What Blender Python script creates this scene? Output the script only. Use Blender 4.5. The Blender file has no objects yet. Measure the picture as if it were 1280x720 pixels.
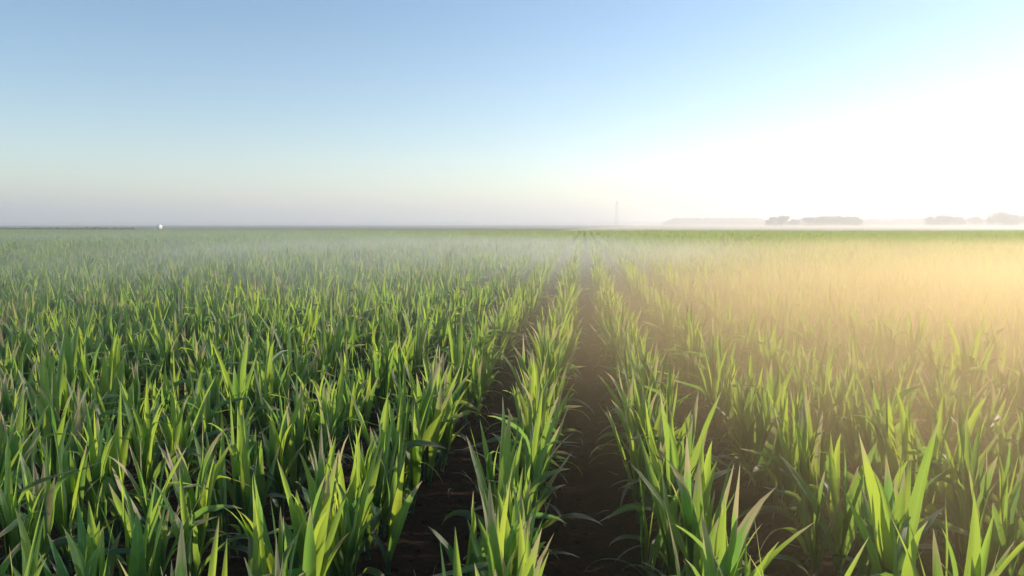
import bpy, math, random
import numpy as np
from mathutils import Vector, Matrix, Euler

R = math.radians
sc = bpy.context.scene
col = sc.collection
rng = np.random.default_rng(7)
random.seed(7)

# ------------------------------------------------------------------ view
CAM_H = 1.5
FPX = 853.3
YAW = math.atan((730 - 640) / FPX)          # rows run along +Y, camera turned a little to the left
PITCH = math.atan((360 - 280) / FPX)
SUN_AZ = R(58.0)                             # to the right of the row direction (+Y towards +X)
SUN_EL = R(19.0)
ROW_X0, ROW_S, STEP = 0.05, 0.64, 0.072
FIELD_END = 97.0

cam_d = bpy.data.cameras.new('camera')
cam = bpy.data.objects.new('camera', cam_d)
col.objects.link(cam)
cam.location = (0, 0, CAM_H)
cam.rotation_euler = (R(90) - PITCH, 0, YAW)
cam_d.sensor_width = 36
cam_d.lens = 36 * FPX / 1280
cam_d.clip_start = 0.05
cam_d.clip_end = 20000
cam_d.dof.use_dof = False
sc.camera = cam


def project(x, y, z):
    """world point -> photo pixels (1280 x 720)"""
    c, s = math.cos(YAW), math.sin(YAW)
    xr = x * c + y * s
    yr = -x * s + y * c
    cp, sp = math.cos(PITCH), math.sin(PITCH)
    dz = z - CAM_H
    f = yr * cp - dz * sp
    u = dz * cp + yr * sp
    return 640 + FPX * xr / f, 360 - FPX * u / f, f


def dir_at(px, dist):
    """ground position at photo column px, at that distance along the camera's heading"""
    a = (px - 640) / FPX
    c, s = math.cos(YAW), math.sin(YAW)
    xr, yr = a * dist, dist
    return xr * c - yr * s, xr * s + yr * c


# ------------------------------------------------------------------ helpers
def tag(o, label=None, cat=None, group=None, kind=None):
    if label: o['label'] = label
    if cat: o['category'] = cat
    if group: o['group'] = group
    if kind: o['kind'] = kind
    return o


def mesh_np(name, V, F, mats, smooth=True, uv=None, var=None):
    """quads F (n,4) or list of faces"""
    me = bpy.data.meshes.new(name)
    V = np.asarray(V, dtype=np.float32)
    F = np.asarray(F, dtype=np.int32)
    n, k = F.shape
    me.vertices.add(len(V)); me.vertices.foreach_set('co', V.ravel())
    me.loops.add(n * k); me.loops.foreach_set('vertex_index', F.ravel())
    me.polygons.add(n)
    me.polygons.foreach_set('loop_start', np.arange(0, n * k, k, dtype=np.int32))
    me.update(calc_edges=True)
    if smooth:
        me.polygons.foreach_set('use_smooth', np.ones(n, dtype=bool))
    if uv is not None:
        l = me.uv_layers.new(name='UVMap')
        l.data.foreach_set('uv', np.asarray(uv, dtype=np.float32)[F.ravel()].ravel())
    if var is not None:
        a = me.attributes.new('leafvar', 'FLOAT_VECTOR', 'POINT')
        a.data.foreach_set('vector', np.asarray(var, dtype=np.float32).ravel())
    for m in (mats if isinstance(mats, (list, tuple)) else [mats]):
        me.materials.append(m)
    me.validate()
    return me


def link(name, me, parent=None):
    o = bpy.data.objects.new(name, me)
    col.objects.link(o)
    if parent is not None: o.parent = parent
    return o


def empty(name, loc=(0, 0, 0), rz=0):
    o = bpy.data.objects.new(name, None)
    o.empty_display_size = 0.1
    col.objects.link(o); o.location = loc; o.rotation_euler = (0, 0, rz)
    return o


class MB:
    def __init__(s): s.v = []; s.f = []
    def box(s, c, d, rz=0, taper=1.0, tx=None):
        n = len(s.v); cx, cy, cz = c; a, b, h = d[0] / 2, d[1] / 2, d[2] / 2
        cr, sr = math.cos(rz), math.sin(rz)
        for z, k in ((-h, 1), (h, taper)):
            for x, y in ((-a, -b), (a, -b), (a, b), (-a, b)):
                x *= k if tx is None else (1 if z < 0 else tx); y *= k
                s.v.append((cx + x * cr - y * sr, cy + x * sr + y * cr, cz + z))
        for q in ((0, 3, 2, 1), (4, 5, 6, 7), (0, 1, 5, 4), (1, 2, 6, 5), (2, 3, 7, 6), (3, 0, 4, 7)):
            s.f.append([n + i for i in q])
    def bar(s, p, q, r1, r2=None, k=6):
        r2 = r1 if r2 is None else r2
        p, q = Vector(p), Vector(q); d = (q - p).normalized()
        a = d.orthogonal().normalized(); b = d.cross(a); n = len(s.v)
        for c, r in ((p, r1), (q, r2)):
            for i in range(k):
                t = 2 * math.pi * i / k
                s.v.append(tuple(c + a * math.cos(t) * r + b * math.sin(t) * r))
        for i in range(k):
            j = (i + 1) % k
            s.f.append([n + i, n + j, n + k + j, n + k + i])
        s.f.append([n + i for i in range(k)][::-1]); s.f.append([n + k + i for i in range(k)])
    def build(s, name, mat, parent=None, smooth=False):
        me = bpy.data.meshes.new(name); me.from_pydata(s.v, [], s.f); me.materials.append(mat)
        if smooth:
            for p in me.polygons: p.use_smooth = True
        return link(name, me, parent)


def fbm(x, y, base, octs, seed):
    r = np.random.default_rng(seed); out = np.zeros_like(x); amp = 1.0; tot = 0
    for o in range(octs):
        L = r.random((256, 256)); f = base * 2 ** o
        gx, gy = x * f, y * f
        ix, iy = np.floor(gx).astype(int), np.floor(gy).astype(int)
        fx, fy = gx - ix, gy - iy
        fx = fx * fx * (3 - 2 * fx); fy = fy * fy * (3 - 2 * fy)
        g = lambda a, b: L[a % 256, b % 256]
        out += amp * ((g(ix, iy) * (1 - fx) + g(ix + 1, iy) * fx) * (1 - fy) + (g(ix, iy + 1) * (1 - fx) + g(ix + 1, iy + 1) * fx) * fy)
        tot += amp; amp *= 0.5
    return out / tot


# ------------------------------------------------------------------ materials
def new_mat(name):
    m = bpy.data.materials.new(name); m.use_nodes = True
    nt = m.node_tree; nt.nodes.clear()
    out = nt.nodes.new('ShaderNodeOutputMaterial')
    return m, nt, out


def N(nt, t, **kw):
    n = nt.nodes.new(t)
    for k, v in kw.items():
        if k.startswith('i_'):
            key = k[2:]
            n.inputs[int(key) if key.isdigit() else key.replace('_', ' ')].default_value = v
        else:
            setattr(n, k, v)
    return n


def mixc(nt, a, b, fac, blend='MIX'):
    n = nt.nodes.new('ShaderNodeMix'); n.data_type = 'RGBA'; n.blend_type = blend
    for sock, val in ((n.inputs[6], a), (n.inputs[7], b), (n.inputs[0], fac)):
        if hasattr(val, 'links') or isinstance(val, bpy.types.NodeSocket): nt.links.new(val, sock)
        else: sock.default_value = val
    return n.outputs[2]


def mth(nt, op, a, b=None, clamp=False):
    n = nt.nodes.new('ShaderNodeMath'); n.operation = op; n.use_clamp = clamp
    for i, v in enumerate((a, b)):
        if v is None: continue
        if isinstance(v, bpy.types.NodeSocket): nt.links.new(v, n.inputs[i])
        else: n.inputs[i].default_value = v
    return n.outputs[0]


def simple(name, c, rough=0.7, metal=0.0, noise=None):
    m, nt, out = new_mat(name)
    p = N(nt, 'ShaderNodeBsdfPrincipled', i_Roughness=rough, i_Metallic=metal)
    if noise:
        tc = N(nt, 'ShaderNodeTexCoord'); n = N(nt, 'ShaderNodeTexNoise', i_Scale=noise[0], i_Detail=6.0)
        nt.links.new(tc.outputs['Object'], n.inputs['Vector'])
        r = N(nt, 'ShaderNodeMapRange', i_1=0.35, i_2=0.65)
        nt.links.new(n.outputs[0], r.inputs[0])
        nt.links.new(mixc(nt, (*c, 1), (*noise[1], 1), r.outputs[0]), p.inputs['Base Color'])
    else:
        p.inputs['Base Color'].default_value = (*c, 1)
    nt.links.new(p.outputs[0], out.inputs[0])
    return m


def leaf_material(name, stalk=False):
    m, nt, out = new_mat(name); L = nt.links.new
    uv = N(nt, 'ShaderNodeUVMap'); sep = N(nt, 'ShaderNodeSeparateXYZ'); L(uv.outputs[0], sep.inputs[0])
    at = N(nt, 'ShaderNodeAttribute', attribute_name='leafvar'); sa = N(nt, 'ShaderNodeSeparateXYZ'); L(at.outputs['Vector'], sa.inputs[0])
    oi = N(nt, 'ShaderNodeObjectInfo')
    u, v = sep.outputs[0], sep.outputs[1]
    tint, dry = sa.outputs[0], sa.outputs[1]
    # per leaf colour: blue-green to yellow-green
    r = mth(nt, 'ADD', mth(nt, 'MULTIPLY', tint, 0.65), mth(nt, 'MULTIPLY', oi.outputs['Random'], 0.35))
    base = mixc(nt, (0.014, 0.060, 0.050, 1), (0.036, 0.100, 0.048, 1), r)
    trans = mixc(nt, (0.19, 0.45, 0.09, 1), (0.60, 0.72, 0.07, 1), r)
    # veins and midrib
    cv = N(nt, 'ShaderNodeCombineXYZ'); L(mth(nt, 'MULTIPLY', u, 26.0), cv.inputs[0]); L(mth(nt, 'MULTIPLY', v, 2.0), cv.inputs[1]); L(mth(nt, 'MULTIPLY', tint, 31.0), cv.inputs[2])
    n1 = N(nt, 'ShaderNodeTexNoise', i_Scale=1.0, i_Detail=2.0); L(cv.outputs[0], n1.inputs['Vector'])
    base = mixc(nt, base, (0.10, 0.17, 0.05, 1), mth(nt, 'MULTIPLY', mth(nt, 'GREATER_THAN', n1.outputs[0], 0.56), 0.25))
    mid = mth(nt, 'LESS_THAN', mth(nt, 'ABSOLUTE', mth(nt, 'SUBTRACT', u, 0.5)), 0.045)
    base = mixc(nt, base, (0.22, 0.30, 0.12, 1), mth(nt, 'MULTIPLY', mid, 0.7))
    # blotches
    cb = N(nt, 'ShaderNodeCombineXYZ'); L(mth(nt, 'MULTIPLY', u, 3.0), cb.inputs[0]); L(mth(nt, 'MULTIPLY', v, 7.0), cb.inputs[1]); L(mth(nt, 'MULTIPLY', tint, 57.0), cb.inputs[2])
    n2 = N(nt, 'ShaderNodeTexNoise', i_Scale=1.0, i_Detail=4.0); L(cb.outputs[0], n2.inputs['Vector'])
    hue = N(nt, 'ShaderNodeMapRange', i_1=0.3, i_2=0.7, i_3=0.78, i_4=1.2); L(n2.outputs[0], hue.inputs[0])
    vm = N(nt, 'ShaderNodeVectorMath', operation='SCALE'); L(base, vm.inputs[0]); L(hue.outputs[0], vm.inputs['Scale']); base = vm.outputs[0]
    # dry tips and margins, their cream also painting lit tips: dry = how far down the leaf the browning reaches
    edge = mth(nt, 'MULTIPLY', mth(nt, 'ABSOLUTE', mth(nt, 'SUBTRACT', u, 0.5)), 0.22)
    dd = mth(nt, 'ADD', mth(nt, 'ADD', mth(nt, 'ADD', v, edge), mth(nt, 'MULTIPLY', n2.outputs[0], 0.25)), dry)
    dm = N(nt, 'ShaderNodeMapRange', i_1=1.17, i_2=1.26); L(dd, dm.inputs[0])
    base = mixc(nt, base, (0.44, 0.38, 0.24, 1), dm.outputs[0])
    trans = mixc(nt, trans, (0.50, 0.42, 0.22, 1), dm.outputs[0])
    bump = N(nt, 'ShaderNodeBump', i_Strength=0.25, i_Distance=0.002); L(n1.outputs[0], bump.inputs['Height'])
    p = N(nt, 'ShaderNodeBsdfPrincipled', i_Roughness=0.48); L(base, p.inputs['Base Color']); L(bump.outputs[0], p.inputs['Normal'])
    p.inputs['Specular IOR Level'].default_value = 0.75
    t = N(nt, 'ShaderNodeBsdfTranslucent'); L(trans, t.inputs[0])
    mx = N(nt, 'ShaderNodeMixShader'); mx.inputs[0].default_value = 0.12 if stalk else 0.58
    L(p.outputs[0], mx.inputs[1]); L(t.outputs[0], mx.inputs[2]); L(mx.outputs[0], out.inputs[0])
    return m


M_leaf = leaf_material('corn_leaf')
M_stalk = leaf_material('corn_stalk', True)


def soil_material():
    m, nt, out = new_mat('soil'); L = nt.links.new
    tc = N(nt, 'ShaderNodeTexCoord')
    a = N(nt, 'ShaderNodeTexNoise', i_Scale=1.3, i_Detail=8.0); b = N(nt, 'ShaderNodeTexNoise', i_Scale=28.0, i_Detail=10.0, i_Roughness=0.7)
    v = N(nt, 'ShaderNodeTexVoronoi', i_Scale=34.0)
    for n in (a, b, v): L(tc.outputs['Object'], n.inputs['Vector'])
    c = mixc(nt, (0.026, 0.012, 0.006, 1), (0.052, 0.027, 0.014, 1), a.outputs[0])
    mr = N(nt, 'ShaderNodeMapRange', i_1=0.5, i_2=0.72); L(b.outputs[0], mr.inputs[0])
    c = mixc(nt, c, (0.10, 0.058, 0.032, 1), mth(nt, 'MULTIPLY', mr.outputs[0], 0.5))
    h = mth(nt, 'ADD', b.outputs[0], mth(nt, 'MULTIPLY', v.outputs['Distance'], 0.7))
    bp = N(nt, 'ShaderNodeBump', i_Strength=0.8, i_Distance=0.03); L(h, bp.inputs['Height'])
    p = N(nt, 'ShaderNodeBsdfPrincipled', i_Roughness=0.95); p.inputs['Specular IOR Level'].default_value = 0.15
    L(c, p.inputs['Base Color']); L(bp.outputs[0], p.inputs['Normal']); L(p.outputs[0], out.inputs[0])
    return m


M_soil = soil_material()


def field_material(name, c1, c2, scale, stripe):
    m, nt, out = new_mat(name); L = nt.links.new
    tc = N(nt, 'ShaderNodeTexCoord')
    mp = N(nt, 'ShaderNodeMapping'); mp.inputs['Scale'].default_value = (stripe, 1, 1); L(tc.outputs['Object'], mp.inputs[0])
    a = N(nt, 'ShaderNodeTexNoise', i_Scale=scale, i_Detail=9.0, i_Roughness=0.65); L(mp.outputs[0], a.inputs['Vector'])
    mr = N(nt, 'ShaderNodeMapRange', i_1=0.32, i_2=0.68); L(a.outputs[0], mr.inputs[0])
    p = N(nt, 'ShaderNodeBsdfPrincipled', i_Roughness=0.95)
    L(mixc(nt, (*c1, 1), (*c2, 1), mr.outputs[0]), p.inputs['Base Color']); L(p.outputs[0], out.inputs[0])
    return m


# ------------------------------------------------------------------ corn
def leaf_geo(base, az, L, W, e0, bend, bp, twist, fold, nseg, wav, kink=None, sway=0.0):
    t = np.linspace(0, 1, nseg + 1)
    e = e0 - bend * t ** bp
    if kink: e = e - kink[1] / (1 + np.exp(-(t - kink[0]) * 45))
    azt = az + sway * t ** 1.5
    Rr = np.stack([np.cos(azt), np.sin(azt), np.zeros_like(t)], 1); Z = np.array([0, 0, 1.0])
    T = np.cos(e)[:, None] * Rr + np.sin(e)[:, None] * Z
    ds = L / nseg
    P = np.array(base) + np.concatenate([np.zeros((1, 3)), np.cumsum((T[1:] + T[:-1]) / 2 * ds, 0)])
    S0 = np.cross(Z, Rr); N0 = np.cross(T, S0)
    tw = (twist * t)[:, None]
    S = S0 * np.cos(tw) + N0 * np.sin(tw); Nn = -S0 * np.sin(tw) + N0 * np.cos(tw)
    s = np.clip(t / 0.38, 0, 1); s = s * s * (3 - 2 * s)
    w = W * (0.42 + 0.58 * s) * np.clip(1 - t ** 2.3, 0, 1) ** 0.95
    w[-1] = 0.0006
    us = np.array([-1, -.55, 0, .55, 1])
    fo = fold * (1 - 0.65 * t)
    V, UV = [], []
    ph = random.random() * 6
    for i in range(nseg + 1):
        for k, u in enumerate(us):
            wave = wav * w[i] * math.sin(t[i] * 17 + ph + (2.1 if u < 0 else 0)) * abs(u) ** 2
            off = S[i] * u * w[i] / 2 * math.cos(fo[i]) - Nn[i] * (abs(u) * w[i] / 2 * math.sin(fo[i])) * -1 + Nn[i] * wave
            V.append(P[i] + off); UV.append(((u + 1) / 2, t[i]))
    F = []
    for i in range(nseg):
        for k in range(4):
            a = i * 5 + k; F.append((a, a + 1, a + 6, a + 5))
    return np.array(V), np.array(F), np.array(UV)


def stalk_geo(h, r, lean):
    V, F, UV = [], [], []; K, n = 8, 6
    for i in range(n + 1):
        t = i / n; rr = r * (1 - 0.5 * t) * (1 + 0.08 * math.sin(t * 20))
        for k in range(K):
            a = 2 * math.pi * k / K
            V.append((math.cos(a) * rr * 1.15 + lean[0] * t, math.sin(a) * rr * .9 + lean[1] * t, -0.03 + (h + .03) * t)); UV.append((k / K, t * .5))
    for i in range(n):
        for k in range(K):
            j = (k + 1) % K; F.append((i * K + k, i * K + j, (i + 1) * K + j, (i + 1) * K + k))
    c = n * K
    F.append((c, c + 2, c + 4, c + 6)); F.append((c, c + 6, c + 7, c)) if False else None
    return np.array(V), np.array(F), np.array(UV)


LOOKS = ['tall upright', 'narrow upright', 'bushy spreading', 'arching-leaved', 'brown-tipped', 'short dense', 'slender leaning',
         'broad-leaved', 'bent-tipped', 'loose open', 'tall brown-tipped', 'short broad-leaved', 'folded-leaf', 'low spreading']
variants = []      # list of dict(stalk mesh, leaf meshes, merged mesh)


def make_variant(vi):
    look = LOOKS[vi]
    H = 1.0; W = 0.056; nl = 7; spread = 1.0; droop = 0; dry = 0.0
    if 'tall' in look: H = 1.13
    if 'short' in look: H = 0.84
    if 'low' in look: H = 0.8
    if 'narrow' in look: spread = 0.6; nl = 6
    if 'slender' in look: W = 0.044; nl = 6
    if 'bushy' in look: nl = 8; spread = 1.3
    if 'spreading' in look: spread = 1.35
    if 'loose' in look: spread = 1.25; nl = 6
    if 'broad' in look: W = 0.066
    if 'dense' in look: nl = 8
    if 'arching' in look: droop = 1
    if 'brown' in look: dry = 0.22
    sh = 0.13 * H * random.uniform(.9, 1.2)
    lean = (random.uniform(-.015, .015), random.uniform(-.015, .015))
    if 'leaning' in look: lean = (0.05, 0.02)
    parts = [(*stalk_geo(sh, 0.012, lean), 'stalk')]
    az0 = random.uniform(0, 6.28)
    tints = []
    for i in range(nl):
        f = i / (nl - 1)                     # 0 lowest, 1 innermost
        az = az0 + math.pi * (i % 2) + random.uniform(-.75, .75)
        b = (lean[0] * (.25 + .75 * f), lean[1] * (.25 + .75 * f), sh * (0.2 + 0.78 * f))
        Ln = H * (0.31 + 0.20 * math.sin(math.pi * (0.15 + 0.6 * f))) * random.uniform(.88, 1.14)
        e0 = R(77 + 11 * f) - R(6) * (spread - 1) * (2.2 - f) + R(random.uniform(-6, 6))
        bend = R(random.choice([random.uniform(0, 14), random.uniform(0, 14), random.uniform(14, 38)])) * (1.35 - f) * spread
        bp = random.uniform(1.3, 2.2)
        if i == 0: bend = R(random.uniform(60, 115)); bp = 1.2; Ln *= .85; e0 -= R(8)
        if i == 1 and random.random() < .25: bend = R(random.uniform(45, 90)); bp = 1.6
        if i < 1 + droop: bend = R(random.uniform(95, 140)); bp = 1.3; Ln *= 1.0
        if i > 1 and random.random() < .55: bend = R(random.uniform(12, 48)); bp = random.uniform(3.0, 5.0); e0 = max(e0, R(84))
        kink = None
        if ('bent' in look and i in (3, nl - 2)) or ('folded' in look and i in (2, 4)) or random.random() < .10:
            kink = (random.uniform(.55, .8), R(random.uniform(45, 110)))
        d = random.choice([0.02, -.05, .04, .05, .08, .10, .14]) + (dry * random.uniform(.4, 1.2) if random.random() < .7 else 0) + (0.22 if i == 0 else .1 if i == 1 else 0)  # dryness raised so cream tips also stand in for highlights
        w = W * random.uniform(.8, 1.15) * (0.62 if i == 0 else 1) * (.72 if i == nl - 1 else 1)
        g = leaf_geo(b, az, Ln, w, e0, bend, bp, R(random.uniform(-70, 70)), R(random.uniform(12, 30) if f < .8 else 48), 13,
                     random.uniform(.04, .12), kink, R(random.uniform(-22, 22)))
        parts.append((*g, 'leaf')); tints.append((random.random(), d))
    meshes = []; MV, MF, MU, MA, MI = [], [], [], [], []; off = 0
    for j, (V, F, U, kind) in enumerate(parts):
        tv = (0.45, -0.3) if kind == 'stalk' else tints[j - 1]
        A = np.tile(np.array([[tv[0], tv[1], 0]]), (len(V), 1))
        meshes.append((kind, mesh_np('corn_' + kind, V, F, M_stalk if kind == 'stalk' else M_leaf, True, U, A)))
        MV.append(V); MF.append(F + off); MU.append(U); MA.append(A); off += len(V)
        MI += [0 if kind == 'stalk' else 1] * len(F)
    me = mesh_np('corn_plant_mass', np.concatenate(MV), np.concatenate(MF), [M_stalk, M_leaf], True, np.concatenate(MU), np.concatenate(MA))
    me.polygons.foreach_set('material_index', np.array(MI, dtype=np.int32))
    variants.append(dict(look=look, parts=meshes, merged=me))


for i in range(len(LOOKS)): make_variant(i)

# plant positions, row by row
px, py, prow = [], [], []
kmin, kmax = -150, 105
for k in range(kmin, kmax):
    X = ROW_X0 + ROW_S * (k + 0.5)
    y0 = 0.9 if abs(X) < 3 else max(0.9, abs(X) / (1.25 if X < 0 else 1.0) - 3)
    n = int((FIELD_END - 6.8 - y0) / STEP)
    if n < 2: continue
    y = y0 + (np.arange(n) + rng.uniform(-.34, .34, n)) * STEP
    x = X + rng.normal(0, .055, n) + 0.03 * np.sin(y * .35 + k)
    keep = rng.random(n) > 0.02
    px.append(x[keep]); py.append(y[keep]); prow.append(np.full(keep.sum(), k))
# headland: the last rows at the far end run crosswise
for k in range(9):
    Y = FIELD_END - .3 - k * .7
    n = int(200 / STEP)
    px.append(-118 + (np.arange(n) + rng.uniform(-.3, .3, n)) * STEP); py.append(Y + rng.normal(0, .04, n)); prow.append(np.full(n, 999))
px = np.concatenate(px); py = np.concatenate(py); prow = np.concatenate(prow)
NP = len(px)
pvar = rng.integers(0, len(LOOKS), NP)
prot = np.stack([rng.normal(0, .095, NP), rng.normal(0, .095, NP), rng.uniform(0, 6.283, NP)], 1)
big = fbm(px, py, 0.35, 3, 5)
pscl = np.clip(rng.normal(1.02, .085, NP) + (big - .5) * .25, .65, 1.22)

# the 300 plants that show largest: nearest ones inside the frame
dist = np.hypot(px, py)
U_, V_, Fd = project(px, py, 0.5)
U2, V2, Fd2 = project(px, py, 0.25)
inside = (Fd > .5) & (U_ > -12) & (U_ < 1292) & (V_ < 712)
order = np.argsort(np.where(inside, Fd, 1e9))
near = order[:300]
near_set = np.zeros(NP, bool); near_set[near] = True

ORD = ['first', 'second', 'third', 'fourth', 'fifth', 'sixth', 'seventh', 'eighth', 'ninth', 'tenth', 'eleventh', 'twelfth',
       'thirteenth', 'fourteenth', 'fifteenth', 'sixteenth', 'seventeenth', 'eighteenth', 'nineteenth', 'twentieth']
for tn in ('twenty', 'thirty', 'forty', 'fifty'):
    ORD += [tn + '-' + o for o in ORD[:9]] + [{'twenty': 'thirtieth', 'thirty': 'fortieth', 'forty': 'fiftieth', 'fifty': 'sixtieth'}[tn]]

protos = {}


def make_corn(vi):
    root = empty('corn_plant')
    for kind, me in variants[vi]['parts']: link(kind, me, root)
    return root


def copy_corn(root):
    c = root.copy(); col.objects.link(c)
    for ch in root.children:
        d = ch.copy(); col.objects.link(d); d.parent = c
    return c


rows_near = {}
for i in near: rows_near.setdefault(int(prow[i]), []).append(int(i))
for k, ids in rows_near.items():
    ids.sort(key=lambda i: py[i])
    side = 'right' if k >= 0 else 'left'
    rn = ORD[k if k >= 0 else -k - 1]
    for j, i in enumerate(ids):
        vi = int(pvar[i])
        if vi not in protos: o = protos[vi] = make_corn(vi)
        else: o = copy_corn(protos[vi])
        o.location = (px[i], py[i], 0.0); o.rotation_euler = tuple(prot[i]); o.scale = (pscl[i],) * 3
        tag(o, f"{variants[vi]['look']} corn plant, {ORD[j]} from the front, {rn} row {side} of the central furrow",
            'corn plant', 'young corn plants standing in rows')

# every other plant: one mass
rest = ~near_set
mp = bpy.data.meshes.new('corn_crop')
nr = int(rest.sum())
mp.vertices.add(nr)
mp.vertices.foreach_set('co', np.stack([px[rest], py[rest], np.zeros(nr)], 1).astype(np.float32).ravel())
for nm, ty, arr in (('variant', 'INT', pvar[rest].astype(np.int32)), ('plant_scale', 'FLOAT', pscl[rest].astype(np.float32))):
    a = mp.attributes.new(nm, ty, 'POINT'); a.data.foreach_set('value', arr)
a = mp.attributes.new('plant_rot', 'FLOAT_VECTOR', 'POINT'); a.data.foreach_set('vector', prot[rest].astype(np.float32).ravel())
crop = link('corn_crop', mp)
tag(crop, 'dense green corn crop filling the field beyond the nearest plants', 'corn crop', None, 'stuff')
ng = bpy.data.node_groups.new('corn_crop', 'GeometryNodeTree')
ng.interface.new_socket('Geometry', in_out='INPUT', socket_type='NodeSocketGeometry')
ng.interface.new_socket('Geometry', in_out='OUTPUT', socket_type='NodeSocketGeometry')
gi = ng.nodes.new('NodeGroupInput'); go = ng.nodes.new('NodeGroupOutput')
jn = ng.nodes.new('GeometryNodeJoinGeometry')
for vd in variants:
    src = bpy.data.objects.new('corn_plant_mass', vd['merged'])
    oi = ng.nodes.new('GeometryNodeObjectInfo'); oi.inputs['Object'].default_value = src; oi.inputs['As Instance'].default_value = False
    g2 = ng.nodes.new('GeometryNodeGeometryToInstance')
    ng.links.new(oi.outputs['Geometry'], g2.inputs[0]); ng.links.new(g2.outputs[0], jn.inputs[0])
iop = ng.nodes.new('GeometryNodeInstanceOnPoints'); iop.inputs['Pick Instance'].default_value = True


def named(nm, ty):
    n = ng.nodes.new('GeometryNodeInputNamedAttribute'); n.data_type = ty; n.inputs['Name'].default_value = nm
    return next(o for o in n.outputs if o.enabled and o.name == 'Attribute')


e2r = ng.nodes.new('FunctionNodeEulerToRotation')
ng.links.new(named('plant_rot', 'FLOAT_VECTOR'), e2r.inputs[0])
ng.links.new(gi.outputs[0], iop.inputs['Points']); ng.links.new(jn.outputs[0], iop.inputs['Instance'])
ng.links.new(named('variant', 'INT'), iop.inputs['Instance Index'])
ng.links.new(e2r.outputs[0], iop.inputs['Rotation'])
ng.links.new(named('plant_scale', 'FLOAT'), iop.inputs['Scale'])
ng.links.new(iop.outputs[0], go.inputs[0])
md = crop.modifiers.new('plants', 'NODES'); md.node_group = ng
print('plants', NP, 'rest', nr, 'farthest near plant', Fd[near].max())

# ------------------------------------------------------------------ ground
def axis(a, b, step, far, grow):
    mid = list(np.arange(a, b, step))
    lo, d = [a], step
    while lo[-1] > -far: d *= grow; lo.append(lo[-1] - d)
    hi, d = [mid[-1]], step
    while hi[-1] < far: d *= grow; hi.append(hi[-1] + d)
    return np.array(lo[:0:-1] + mid + hi[1:])


gx = axis(-5.0, 5.0, .03, 6000, 1.12); gy = axis(1.5, 8.5, .03, 6000, 1.12)
GX, GY = np.meshgrid(gx, gy, indexing='ij')
fade = np.clip(1 - (np.maximum(np.abs(GX) - 5, 0) + np.maximum(GY - 8.5, 0) + np.maximum(1.5 - GY, 0)) / 6, 0, 1)
ridge = np.cos((GX - ROW_X0 - ROW_S / 2) / ROW_S * 2 * math.pi)
cl = fbm(GX + 50, GY + 50, 9.0, 3, 11)
z = fade * (0.022 * ridge + 0.05 * (fbm(GX + 50, GY + 50, 2.2, 3, 12) - .5) + 0.045 * np.clip(cl - .48, 0, 1) ** 0.8 ) - 0.012
nx, ny = len(gx), len(gy)
idx = np.arange(nx * ny).reshape(nx, ny)
Fq = np.stack([idx[:-1, :-1], idx[1:, :-1], idx[1:, 1:], idx[:-1, 1:]], -1).reshape(-1, 4)
gm = mesh_np('ground', np.stack([GX, GY, z], -1).reshape(-1, 3), Fq, M_soil)
tag(link('ground', gm), 'dark brown bare soil with shallow furrows between corn rows', None, None, 'structure')


def ground_z(x, y):
    f = np.clip(1 - (np.maximum(np.abs(x) - 5, 0) + np.maximum(y - 8.5, 0) + np.maximum(1.5 - y, 0)) / 6, 0, 1)
    rd = np.cos((x - ROW_X0 - ROW_S / 2) / ROW_S * 2 * math.pi)
    c = fbm(x + 50, y + 50, 9.0, 3, 11)
    return f * (0.022 * rd + 0.05 * (fbm(x + 50, y + 50, 2.2, 3, 12) - .5) + 0.045 * np.clip(c - .48, 0, 1) ** 0.8) - 0.012


def sheet(name, pts, zz, mat, label):
    me = bpy.data.meshes.new(name); me.from_pydata([(x, y, zz) for x, y in pts], [], [list(range(len(pts)))]); me.materials.append(mat)
    return tag(link(name, me), label, None, None, 'structure')


M_green = field_material('green_field', (0.022, 0.055, 0.040), (0.04, 0.085, 0.05), .05, .25)
M_stub = field_material('stubble_field', (0.42, 0.34, 0.20), (0.52, 0.43, 0.27), .06, .25)
M_track = field_material('farm_track', (0.30, 0.25, 0.18), (0.36, 0.31, 0.23), .3, 1)
sheet('farm_track', [(-160, 98.5), (120, 98.5), (120, 102), (-160, 102)], .004, M_track, 'pale farm track along the far edge of the corn')
sheet('green_field', [(-5000, 103), (-12, 103), (60, 800), (60, 5000), (-5000, 5000)], .02, M_green, 'flat green field beyond the corn on the far side')
sheet('stubble_field', [(-11.9, 103), (900, 103), (5000, 900), (5000, 5000), (60.5, 5000), (60.5, 800)], .02, M_stub, 'pale straw stubble field below the distant trees')

# clods and dry litter lying in the furrows
clV, clF = [], []
ico = [(-.53, 0, .85), (.53, 0, .85), (-.53, 0, -.85), (.53, 0, -.85), (0, .85, .53), (0, .85, -.53), (0, -.85, .53), (0, -.85, -.53), (.85, .53, 0), (-.85, .53, 0), (.85, -.53, 0), (-.85, -.53, 0)]
icf = [(0, 4, 1), (0, 9, 4), (9, 5, 4), (4, 5, 8), (4, 8, 1), (8, 10, 1), (8, 3, 10), (5, 3, 8), (5, 2, 3), (2, 7, 3), (7, 10, 3), (7, 6, 10), (7, 11, 6), (11, 0, 6), (0, 1, 6), (6, 1, 10), (9, 0, 11), (9, 11, 2), (9, 2, 5), (7, 2, 11)]
ico = np.array(ico); icf = np.array(icf)
nc = 5200
cx = rng.uniform(-5, 5, nc); cy = 1.8 + 9 * rng.random(nc) ** 1.5
cz = ground_z(cx, cy)
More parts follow.
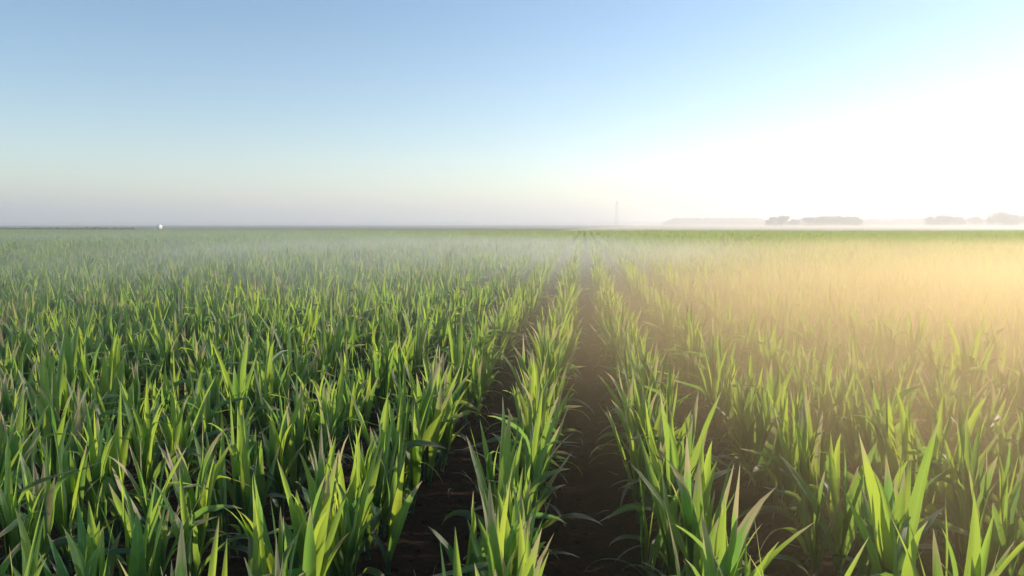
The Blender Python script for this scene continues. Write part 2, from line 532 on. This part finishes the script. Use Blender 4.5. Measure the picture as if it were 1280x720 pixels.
for i in range(nc):
    s = rng.lognormal(-4.75, .55); s = min(s, .032)
    v = ico * s * rng.uniform(.7, 1.25, (12, 1)) * np.array([1, rng.uniform(.7, 1.3), rng.uniform(.5, .8)])
    a = rng.uniform(0, 6.28); ca, sa = math.cos(a), math.sin(a)
    v = np.stack([v[:, 0] * ca - v[:, 1] * sa, v[:, 0] * sa + v[:, 1] * ca, v[:, 2]], 1) + np.array([cx[i], cy[i], cz[i] + s * .2])
    clV.append(v); clF.append(icf + 12 * i)
tag(link('soil_clods', mesh_np('soil_clods', np.concatenate(clV), np.concatenate(clF), M_soil, False)), 'small dark soil clods scattered along the furrows', 'soil clods', None, 'stuff')

M_litter = field_material('dry_litter', (0.30, 0.22, 0.13), (0.42, 0.33, 0.20), 30, 1)
lv, lf = [], []; off = 0
for i in range(520):
    x = rng.uniform(-4.5, 4.5); y = 1.9 + 7 * rng.random() ** 1.4
    L_ = rng.uniform(.03, .15); w = rng.uniform(.003, .010); a = rng.uniform(0, 6.28); cur = rng.normal(0, 1.2)
    n = 6; px_, py_ = x, y
    for j in range(n + 1):
        t = j / n; aa = a + cur * t
        zz = float(ground_z(np.array([px_]), np.array([py_]))[0]) + .008 + .012 * math.sin(t * 3.14) * rng.uniform(.5, 1)
        ww = w * (1 - t * .8) / 2
        lv += [(px_ - math.sin(aa) * ww, py_ + math.cos(aa) * ww, zz), (px_ + math.sin(aa) * ww, py_ - math.cos(aa) * ww, zz + .002)]
        px_ += math.cos(aa) * L_ / n; py_ += math.sin(aa) * L_ / n
    for j in range(n): lf.append((off + 2 * j, off + 2 * j + 1, off + 2 * j + 3, off + 2 * j + 2))
    off += 2 * (n + 1)
tag(link('dry_litter', mesh_np('dry_litter', lv, lf, M_litter)), 'thin straw-coloured dead leaf scraps lying on the soil', 'dry litter', None, 'stuff')

# ------------------------------------------------------------------ trees on the horizon
M_crown = simple('tree_leaves', (0.085, 0.095, 0.030), .8, 0, (.6, (0.12, 0.12, 0.045)))
M_bark = simple('tree_bark', (0.12, 0.085, 0.06), .9)


def cards(pos, size):
    n = len(pos); q = rng.normal(size=(n, 3)); q /= np.linalg.norm(q, axis=1)[:, None]
    r = rng.normal(size=(n, 3)); a = np.cross(q, r); a /= np.linalg.norm(a, axis=1)[:, None]; b = np.cross(q, a)
    s = (size * rng.uniform(.6, 1.3, n))[:, None]
    V = np.stack([pos - a * s - b * s * .6, pos + a * s - b * s * .5, pos + a * s * .7 + b * s * .6, pos - a * s * .6 + b * s * .6], 1).reshape(-1, 3)
    return V, np.arange(4 * n).reshape(n, 4)


def make_tree(x, y, h, w, label, group='trees along the horizon'):
    r = empty('tree', (x, y, 0))
    tag(r, label, 'tree', group)
    tm = MB(); th = h * .38
    tm.bar((0, 0, -.2), (.1, 0, th), h * .03, h * .02, 8)
    nb = 7; tips = []
    for i in range(nb):
        a = 6.283 * i / nb + rng.uniform(-.3, .3); rr = w * .5 * rng.uniform(.3, .62); zz = h * rng.uniform(.42, .8)
        tm.bar((.1, 0, th * rng.uniform(.6, 1)), (math.cos(a) * rr, math.sin(a) * rr, zz), h * .013, h * .005, 5)
        tips.append((math.cos(a) * rr, math.sin(a) * rr, zz))
    tips.append((0, 0, h * .82)); tips.append((0, 0, h * .55))
    tm.build('trunk', M_bark, r, True)
    P = []
    for t in tips:
        for _ in range(4):
            c = np.array(t) + rng.normal(0, .08, 3) * np.array([w, w, h * .8]); rad = w * rng.uniform(.10, .2)
            d = rng.normal(size=(110, 3)); d /= np.linalg.norm(d, axis=1)[:, None]
            P.append(c + d * rad * rng.random((110, 1)) ** .35 * np.array([1, 1, .8]))
    P = np.concatenate(P); P = P[(P[:, 2] > h * .10) & (P[:, 2] < h)]
    # skirt of low leaves
    m = 500; aa = rng.uniform(0, 6.28, m); rr = w * .42 * rng.random(m) ** .5
    P = np.concatenate([P, np.stack([np.cos(aa) * rr, np.sin(aa) * rr, rng.uniform(.02, .45, m) * h], 1)])
    V, F = cards(P, np.full(len(P), .03 * h))
    link('crown', mesh_np('crown', V, F, M_crown, False), r)
    return r


TREES = [  # column in the photo, distance, top row, width px, label
    (962, 520, 271.5, 14, 'small round tree at the near end of the first clump left of the wide row'),
    (974, 500, 269.5, 22, 'round domed tree standing just left of the long level tree clump'),
    (992, 540, 273.5, 16, 'low tree in the dip between the domed tree and the level clump'),
    (1010, 510, 271.5, 20, 'leftmost tree of the long level clump on the horizon'),
    (1027, 500, 270, 22, 'second tree from the left in the long level clump'),
    (1044, 505, 270, 24, 'middle tree of the long level clump, nearly its highest'),
    (1060, 515, 270.5, 20, 'broad tree close to the right end of the long level clump'),
    (1070, 530, 273, 14, 'sloping low tree ending the long level clump on its right'),
    (1163, 500, 270.5, 18, 'leftmost tree of the pale clump beside the tallest tree'),
    (1180, 490, 268.5, 24, 'highest tree of the pale clump left of the tallest tree'),
    (1196, 510, 271, 16, 'right-hand tree of the pale clump left of the tallest tree'),
    (1216, 540, 270.5, 20, 'faint rounded tree alone in the gap before the tallest tree'),
    (1249, 460, 264.5, 36, 'tallest and widest domed tree on the horizon'),
    (1262, 480, 268.5, 20, 'tree leaning into the right flank of the tallest tree'),
    (1280, 490, 269.5, 24, 'tree cut by the frame at the far right of the horizon'),
    (97, 900, 278.6, 12, 'tiny dark tree alone on the left horizon'),
]
for c, d, top, wpx, lab in TREES:
    d *= .9
    x, y = dir_at(c, d)
    by = 280 + CAM_H * FPX / d
    make_tree(x, y, (by - top) * d / FPX, wpx * d / FPX * 1.15, lab)

# far off low woods reading as one mass
P = []
def wood(c0, c1, d0, d1, h0, h1, dens):
    n = int(abs(c1 - c0) * dens)
    t = rng.random(n); c = c0 + (c1 - c0) * t; d = d0 + (d1 - d0) * t + rng.uniform(-12, 12, n)
    hh = h0 + (h1 - h0) * fbm(c, c * 0, .09, 3, 21)
    xy = [dir_at(a, b) for a, b in zip(c, d)]
    hh = hh * np.clip(np.minimum(t, 1 - t) * 9, .15, 1) ** .5
    P.append(np.column_stack([np.array(xy), hh * rng.random(n) ** .8]))
wood(828, 960, 900, 820, 7.5, 9.5, 34)
wood(955, 1330, 760, 640, 4.0, 8.5, 34)
wood(640, 860, 1500, 1400, 4, 8, 26)
wood(-80, 660, 1300, 1500, 2.5, 7, 26)
P = np.concatenate(P)
V, F = cards(P, np.full(len(P), 1.1))
tag(link('far_woods', mesh_np('far_woods', V, F, M_crown, False)), 'low hazy line of distant woods along the horizon', 'woods', None, 'stuff')

# hedge line beyond the corn on the left
P = []
for c0, c1, d, h0, h1 in ((-60, 170, 165, .35, .8),):
    n = 5200; c = rng.uniform(c0, c1, n); dd = d + rng.uniform(-1.2, 1.2, n)
    hh = h0 + (h1 - h0) * fbm(c, c * 0, .2, 3, 31)
    xy = [dir_at(a, b) for a, b in zip(c, dd)]
    P.append(np.column_stack([np.array(xy), hh * rng.random(n)]))
P = np.concatenate(P); V, F = cards(P, np.full(len(P), .16))
tag(link('hedge', mesh_np('hedge', V, F, M_crown, False)), 'low dark green hedge crossing the left field behind the corn', 'hedge')

# ------------------------------------------------------------------ lattice mast
M_steel = simple('galvanised_steel', (0.28, 0.28, 0.28), .5, .6)
mx_, my_ = dir_at(770, 780)
mast = tag(empty('lattice_mast', (mx_, my_, 0), .4), 'tall thin lattice mast standing faint in the haze above the furrow', 'mast')
MH = 27.0
def mw(z): return 1.3 * (1 - z / MH) + .55
for sx, sy in ((1, 1), (1, -1), (-1, 1), (-1, -1)):
    b = MB(); b.bar((sx * mw(0), sy * mw(0), -.2), (sx * mw(MH), sy * mw(MH), MH), .11, .07, 6); b.build('leg', M_steel, mast)
b = MB(); zs = np.linspace(0, MH, 13)
for z0, z1 in zip(zs[:-1], zs[1:]):
    a0, a1 = mw(z0), mw(z1)
    for (p, q) in (((1, 1), (1, -1)), ((1, -1), (-1, -1)), ((-1, -1), (-1, 1)), ((-1, 1), (1, 1))):
        b.bar((p[0] * a0, p[1] * a0, z0), (q[0] * a1, q[1] * a1, z1), .045)
        b.bar((q[0] * a0, q[1] * a0, z0), (p[0] * a1, p[1] * a1, z1), .045)
        b.bar((p[0] * a1, p[1] * a1, z1), (q[0] * a1, q[1] * a1, z1), .045)
b.build('bracing', M_steel, mast)
for a in (0, 2.1, 4.2):
    b = MB(); b.box((math.cos(a) * 1.0, math.sin(a) * 1.0, MH - 1.4), (.35, .5, 2.4), a); b.bar((0, 0, MH - 1.4), (math.cos(a) * .9, math.sin(a) * .9, MH - 1.4), .06); b.build('antenna', M_steel, mast)
b = MB(); b.bar((0, 0, MH - 2), (0, 0, MH + 3), .09, .04); b.build('lightning_rod', M_steel, mast)

# ------------------------------------------------------------------ wrapped bale on the far left
M_white = simple('white_wrap', (0.82, 0.82, 0.80), .35)
bx_, by_ = dir_at(200.5, 205)
V, F = [], []; K = 36
prof = [(-.72, .0), (-.72, .3), (-.71, .5), (-.66, .6), (-.58, .655)] + [(-.5 + i * .1, .665 + .008 * (i % 2)) for i in range(11)] + [(.58, .655), (.66, .6), (.71, .5), (.72, .3), (.72, 0)]
for x, r_ in prof:
    for k in range(K):
        a = 2 * math.pi * k / K
        rr = max(r_, .004) * (1 + .012 * math.sin(a * 5 + x * 9))
        V.append((x * (1 + .02 * math.sin(a * 3)), math.cos(a) * rr, max(math.sin(a) * rr, -.62)))
for i in range(len(prof) - 1):
    for k in range(K):
        l = (k + 1) % K; F.append((i * K + k, i * K + l, (i + 1) * K + l, (i + 1) * K + k))
bale = link('wrapped_bale', mesh_np('wrapped_bale', V, F, M_white)); bale.location = (bx_, by_, .64); bale.rotation_euler = (0, 0, R(-20))
tag(bale, 'tiny bright white wrapped bale lying in the green field beyond the corn', 'bale')

# ------------------------------------------------------------------ haze and mist
def volume(name, density, color, g):
    m, nt, out = new_mat(name)
    p = N(nt, 'ShaderNodeVolumePrincipled', i_Density=density, i_Anisotropy=g)
    p.inputs['Color'].default_value = (*color, 1)
    nt.links.new(p.outputs[0], out.inputs['Volume'])
    return m


HS = 6500
b = MB(); b.box((0, 0, 17.5), (2 * HS, 2 * HS, 37)); hz = b.build('haze', volume('haze', 0.0020, (1.0, .975, 1.0), .34))
tag(hz, 'thin bright morning haze lying over the whole field', None, None, 'stuff')


def mist(name, c, r, dens, color, g, label, rz=0):
    """low bank of mist: a closed low body whose density thins out to nothing towards its rim"""
    K = 48; V, F = [], []
    for zz in (-.4, r[2]):
        for k in range(K):
            a = 2 * math.pi * k / K; V.append((math.cos(a) * r[0], math.sin(a) * r[1], zz))
    for k in range(K):
        l = (k + 1) % K; F.append((k, l, K + l, K + k))
    F.append(list(range(K))[::-1]); F.append(list(range(K, 2 * K)))
    m = volume(name, dens, color, g); nt = m.node_tree; pv = next(n for n in nt.nodes if n.type == 'PRINCIPLED_VOLUME')
    tc = N(nt, 'ShaderNodeTexCoord'); vd = N(nt, 'ShaderNodeVectorMath', operation='DIVIDE'); vd.inputs[1].default_value = (r[0], r[1], 1e6)
    nt.links.new(tc.outputs['Object'], vd.inputs[0])
    ln = N(nt, 'ShaderNodeVectorMath', operation='LENGTH'); nt.links.new(vd.outputs[0], ln.inputs[0])
    m1 = N(nt, 'ShaderNodeMapRange', i_1=1.0, i_2=0.45, i_3=0.0, i_4=1.0); m1.interpolation_type = 'SMOOTHSTEP'; nt.links.new(ln.outputs['Value'], m1.inputs[0])
    sz = N(nt, 'ShaderNodeSeparateXYZ'); nt.links.new(tc.outputs['Object'], sz.inputs[0])
    m2 = N(nt, 'ShaderNodeMapRange', i_1=r[2], i_2=r[2] * .35, i_3=0.0, i_4=1.0); m2.interpolation_type = 'SMOOTHSTEP'; nt.links.new(sz.outputs[2], m2.inputs[0])
    fall = mth(nt, 'MULTIPLY', m1.outputs[0], m2.outputs[0])
    no = N(nt, 'ShaderNodeTexNoise', i_Scale=0.35, i_Detail=2.0); nt.links.new(tc.outputs['Object'], no.inputs['Vector'])
    nr = N(nt, 'ShaderNodeMapRange', i_1=0.3, i_2=0.7, i_3=0.5 * dens, i_4=1.5 * dens); nt.links.new(no.outputs[0], nr.inputs[0])
    nt.links.new(mth(nt, 'MULTIPLY', fall, nr.outputs[0]), pv.inputs['Density'])
    me = bpy.data.meshes.new(name); me.from_pydata(V, [], F); me.materials.append(m)
    o = link(name, me); o.location = c; o.rotation_euler = (0, 0, rz)
    return tag(o, label, 'mist', None, 'stuff')


mist('golden_flare_mist', (6.7, 6.1, 0), (8.2, 8.6, 1.44), 0.34, (1.0, .77, .47), .42, 'golden mist with lens flare tinted in, low over the corn on the right')  # warm lens flare veil put into the mist's density and colour
mist('pale_mist', (-5, 21, 0), (12, 18, 1.25), 0.10, (1, .97, .92), .6, 'pale mist drifting over the middle rows of corn')

mist('golden_flare_mist', (13, 20, 0), (15, 15, 1.15), 0.07, (1.0, .83, .58), .42, 'thinner mist tinted with golden lens flare over the far rows on the right')  # the orange flare tint carried on into a thinner bank
mist('pale_mist', (-26, 34, 0), (27, 33, 1.35), 0.016, (.84, .95, 1.0), .3, 'thin cool-tinted mist added over the far left of the corn field')  # bluish bank added to pale and cool the far left crop
fx_, fy_ = dir_at(1090, 210)
mist('far_mist', (fx_, fy_, 0), (220, 75, 1.6), 0.004, (1, .97, .92), .5, 'bright low mist lying over the stubble field in front of the trees')

# ------------------------------------------------------------------ light
w = bpy.data.worlds.new('World'); sc.world = w; w.use_nodes = True
nt = w.node_tree; nt.nodes.clear()
sky = nt.nodes.new('ShaderNodeTexSky'); sky.sky_type = 'NISHITA'; sky.sun_disc = False
sky.sun_elevation = SUN_EL; sky.sun_rotation = SUN_AZ
sky.altitude = 50; sky.air_density = 1.0; sky.dust_density = 0.15; sky.ozone_density = 1.3
bg = nt.nodes.new('ShaderNodeBackground'); bg.inputs[1].default_value = 0.145
wo = nt.nodes.new('ShaderNodeOutputWorld')
hs = nt.nodes.new('ShaderNodeHueSaturation'); hs.inputs['Saturation'].default_value = 1.2
nt.links.new(sky.outputs[0], hs.inputs['Color']); nt.links.new(hs.outputs[0], bg.inputs[0]); nt.links.new(bg.outputs[0], wo.inputs[0])
sd = bpy.data.lights.new('sun', 'SUN'); sd.energy = 5.0; sd.angle = R(.5); sd.color = (1.0, .86, .64)
so = bpy.data.objects.new('sun', sd); col.objects.link(so)
dvec = Vector((math.sin(SUN_AZ) * math.cos(SUN_EL), math.cos(SUN_AZ) * math.cos(SUN_EL), math.sin(SUN_EL)))
so.rotation_euler = dvec.to_track_quat('Z', 'Y').to_euler()
so.location = dvec * 50

vs = sc.view_settings
vs.view_transform = 'Standard'; vs.look = 'None'; vs.exposure = 0.37; vs.gamma = 1.0; vs.use_curve_mapping = False
cy = sc.cycles
cy.use_denoising = True
cy.max_bounces = 8; cy.diffuse_bounces = 3; cy.glossy_bounces = 2; cy.transmission_bounces = 4; cy.volume_bounces = 2; cy.transparent_max_bounces = 8
cy.sample_clamp_indirect = 6
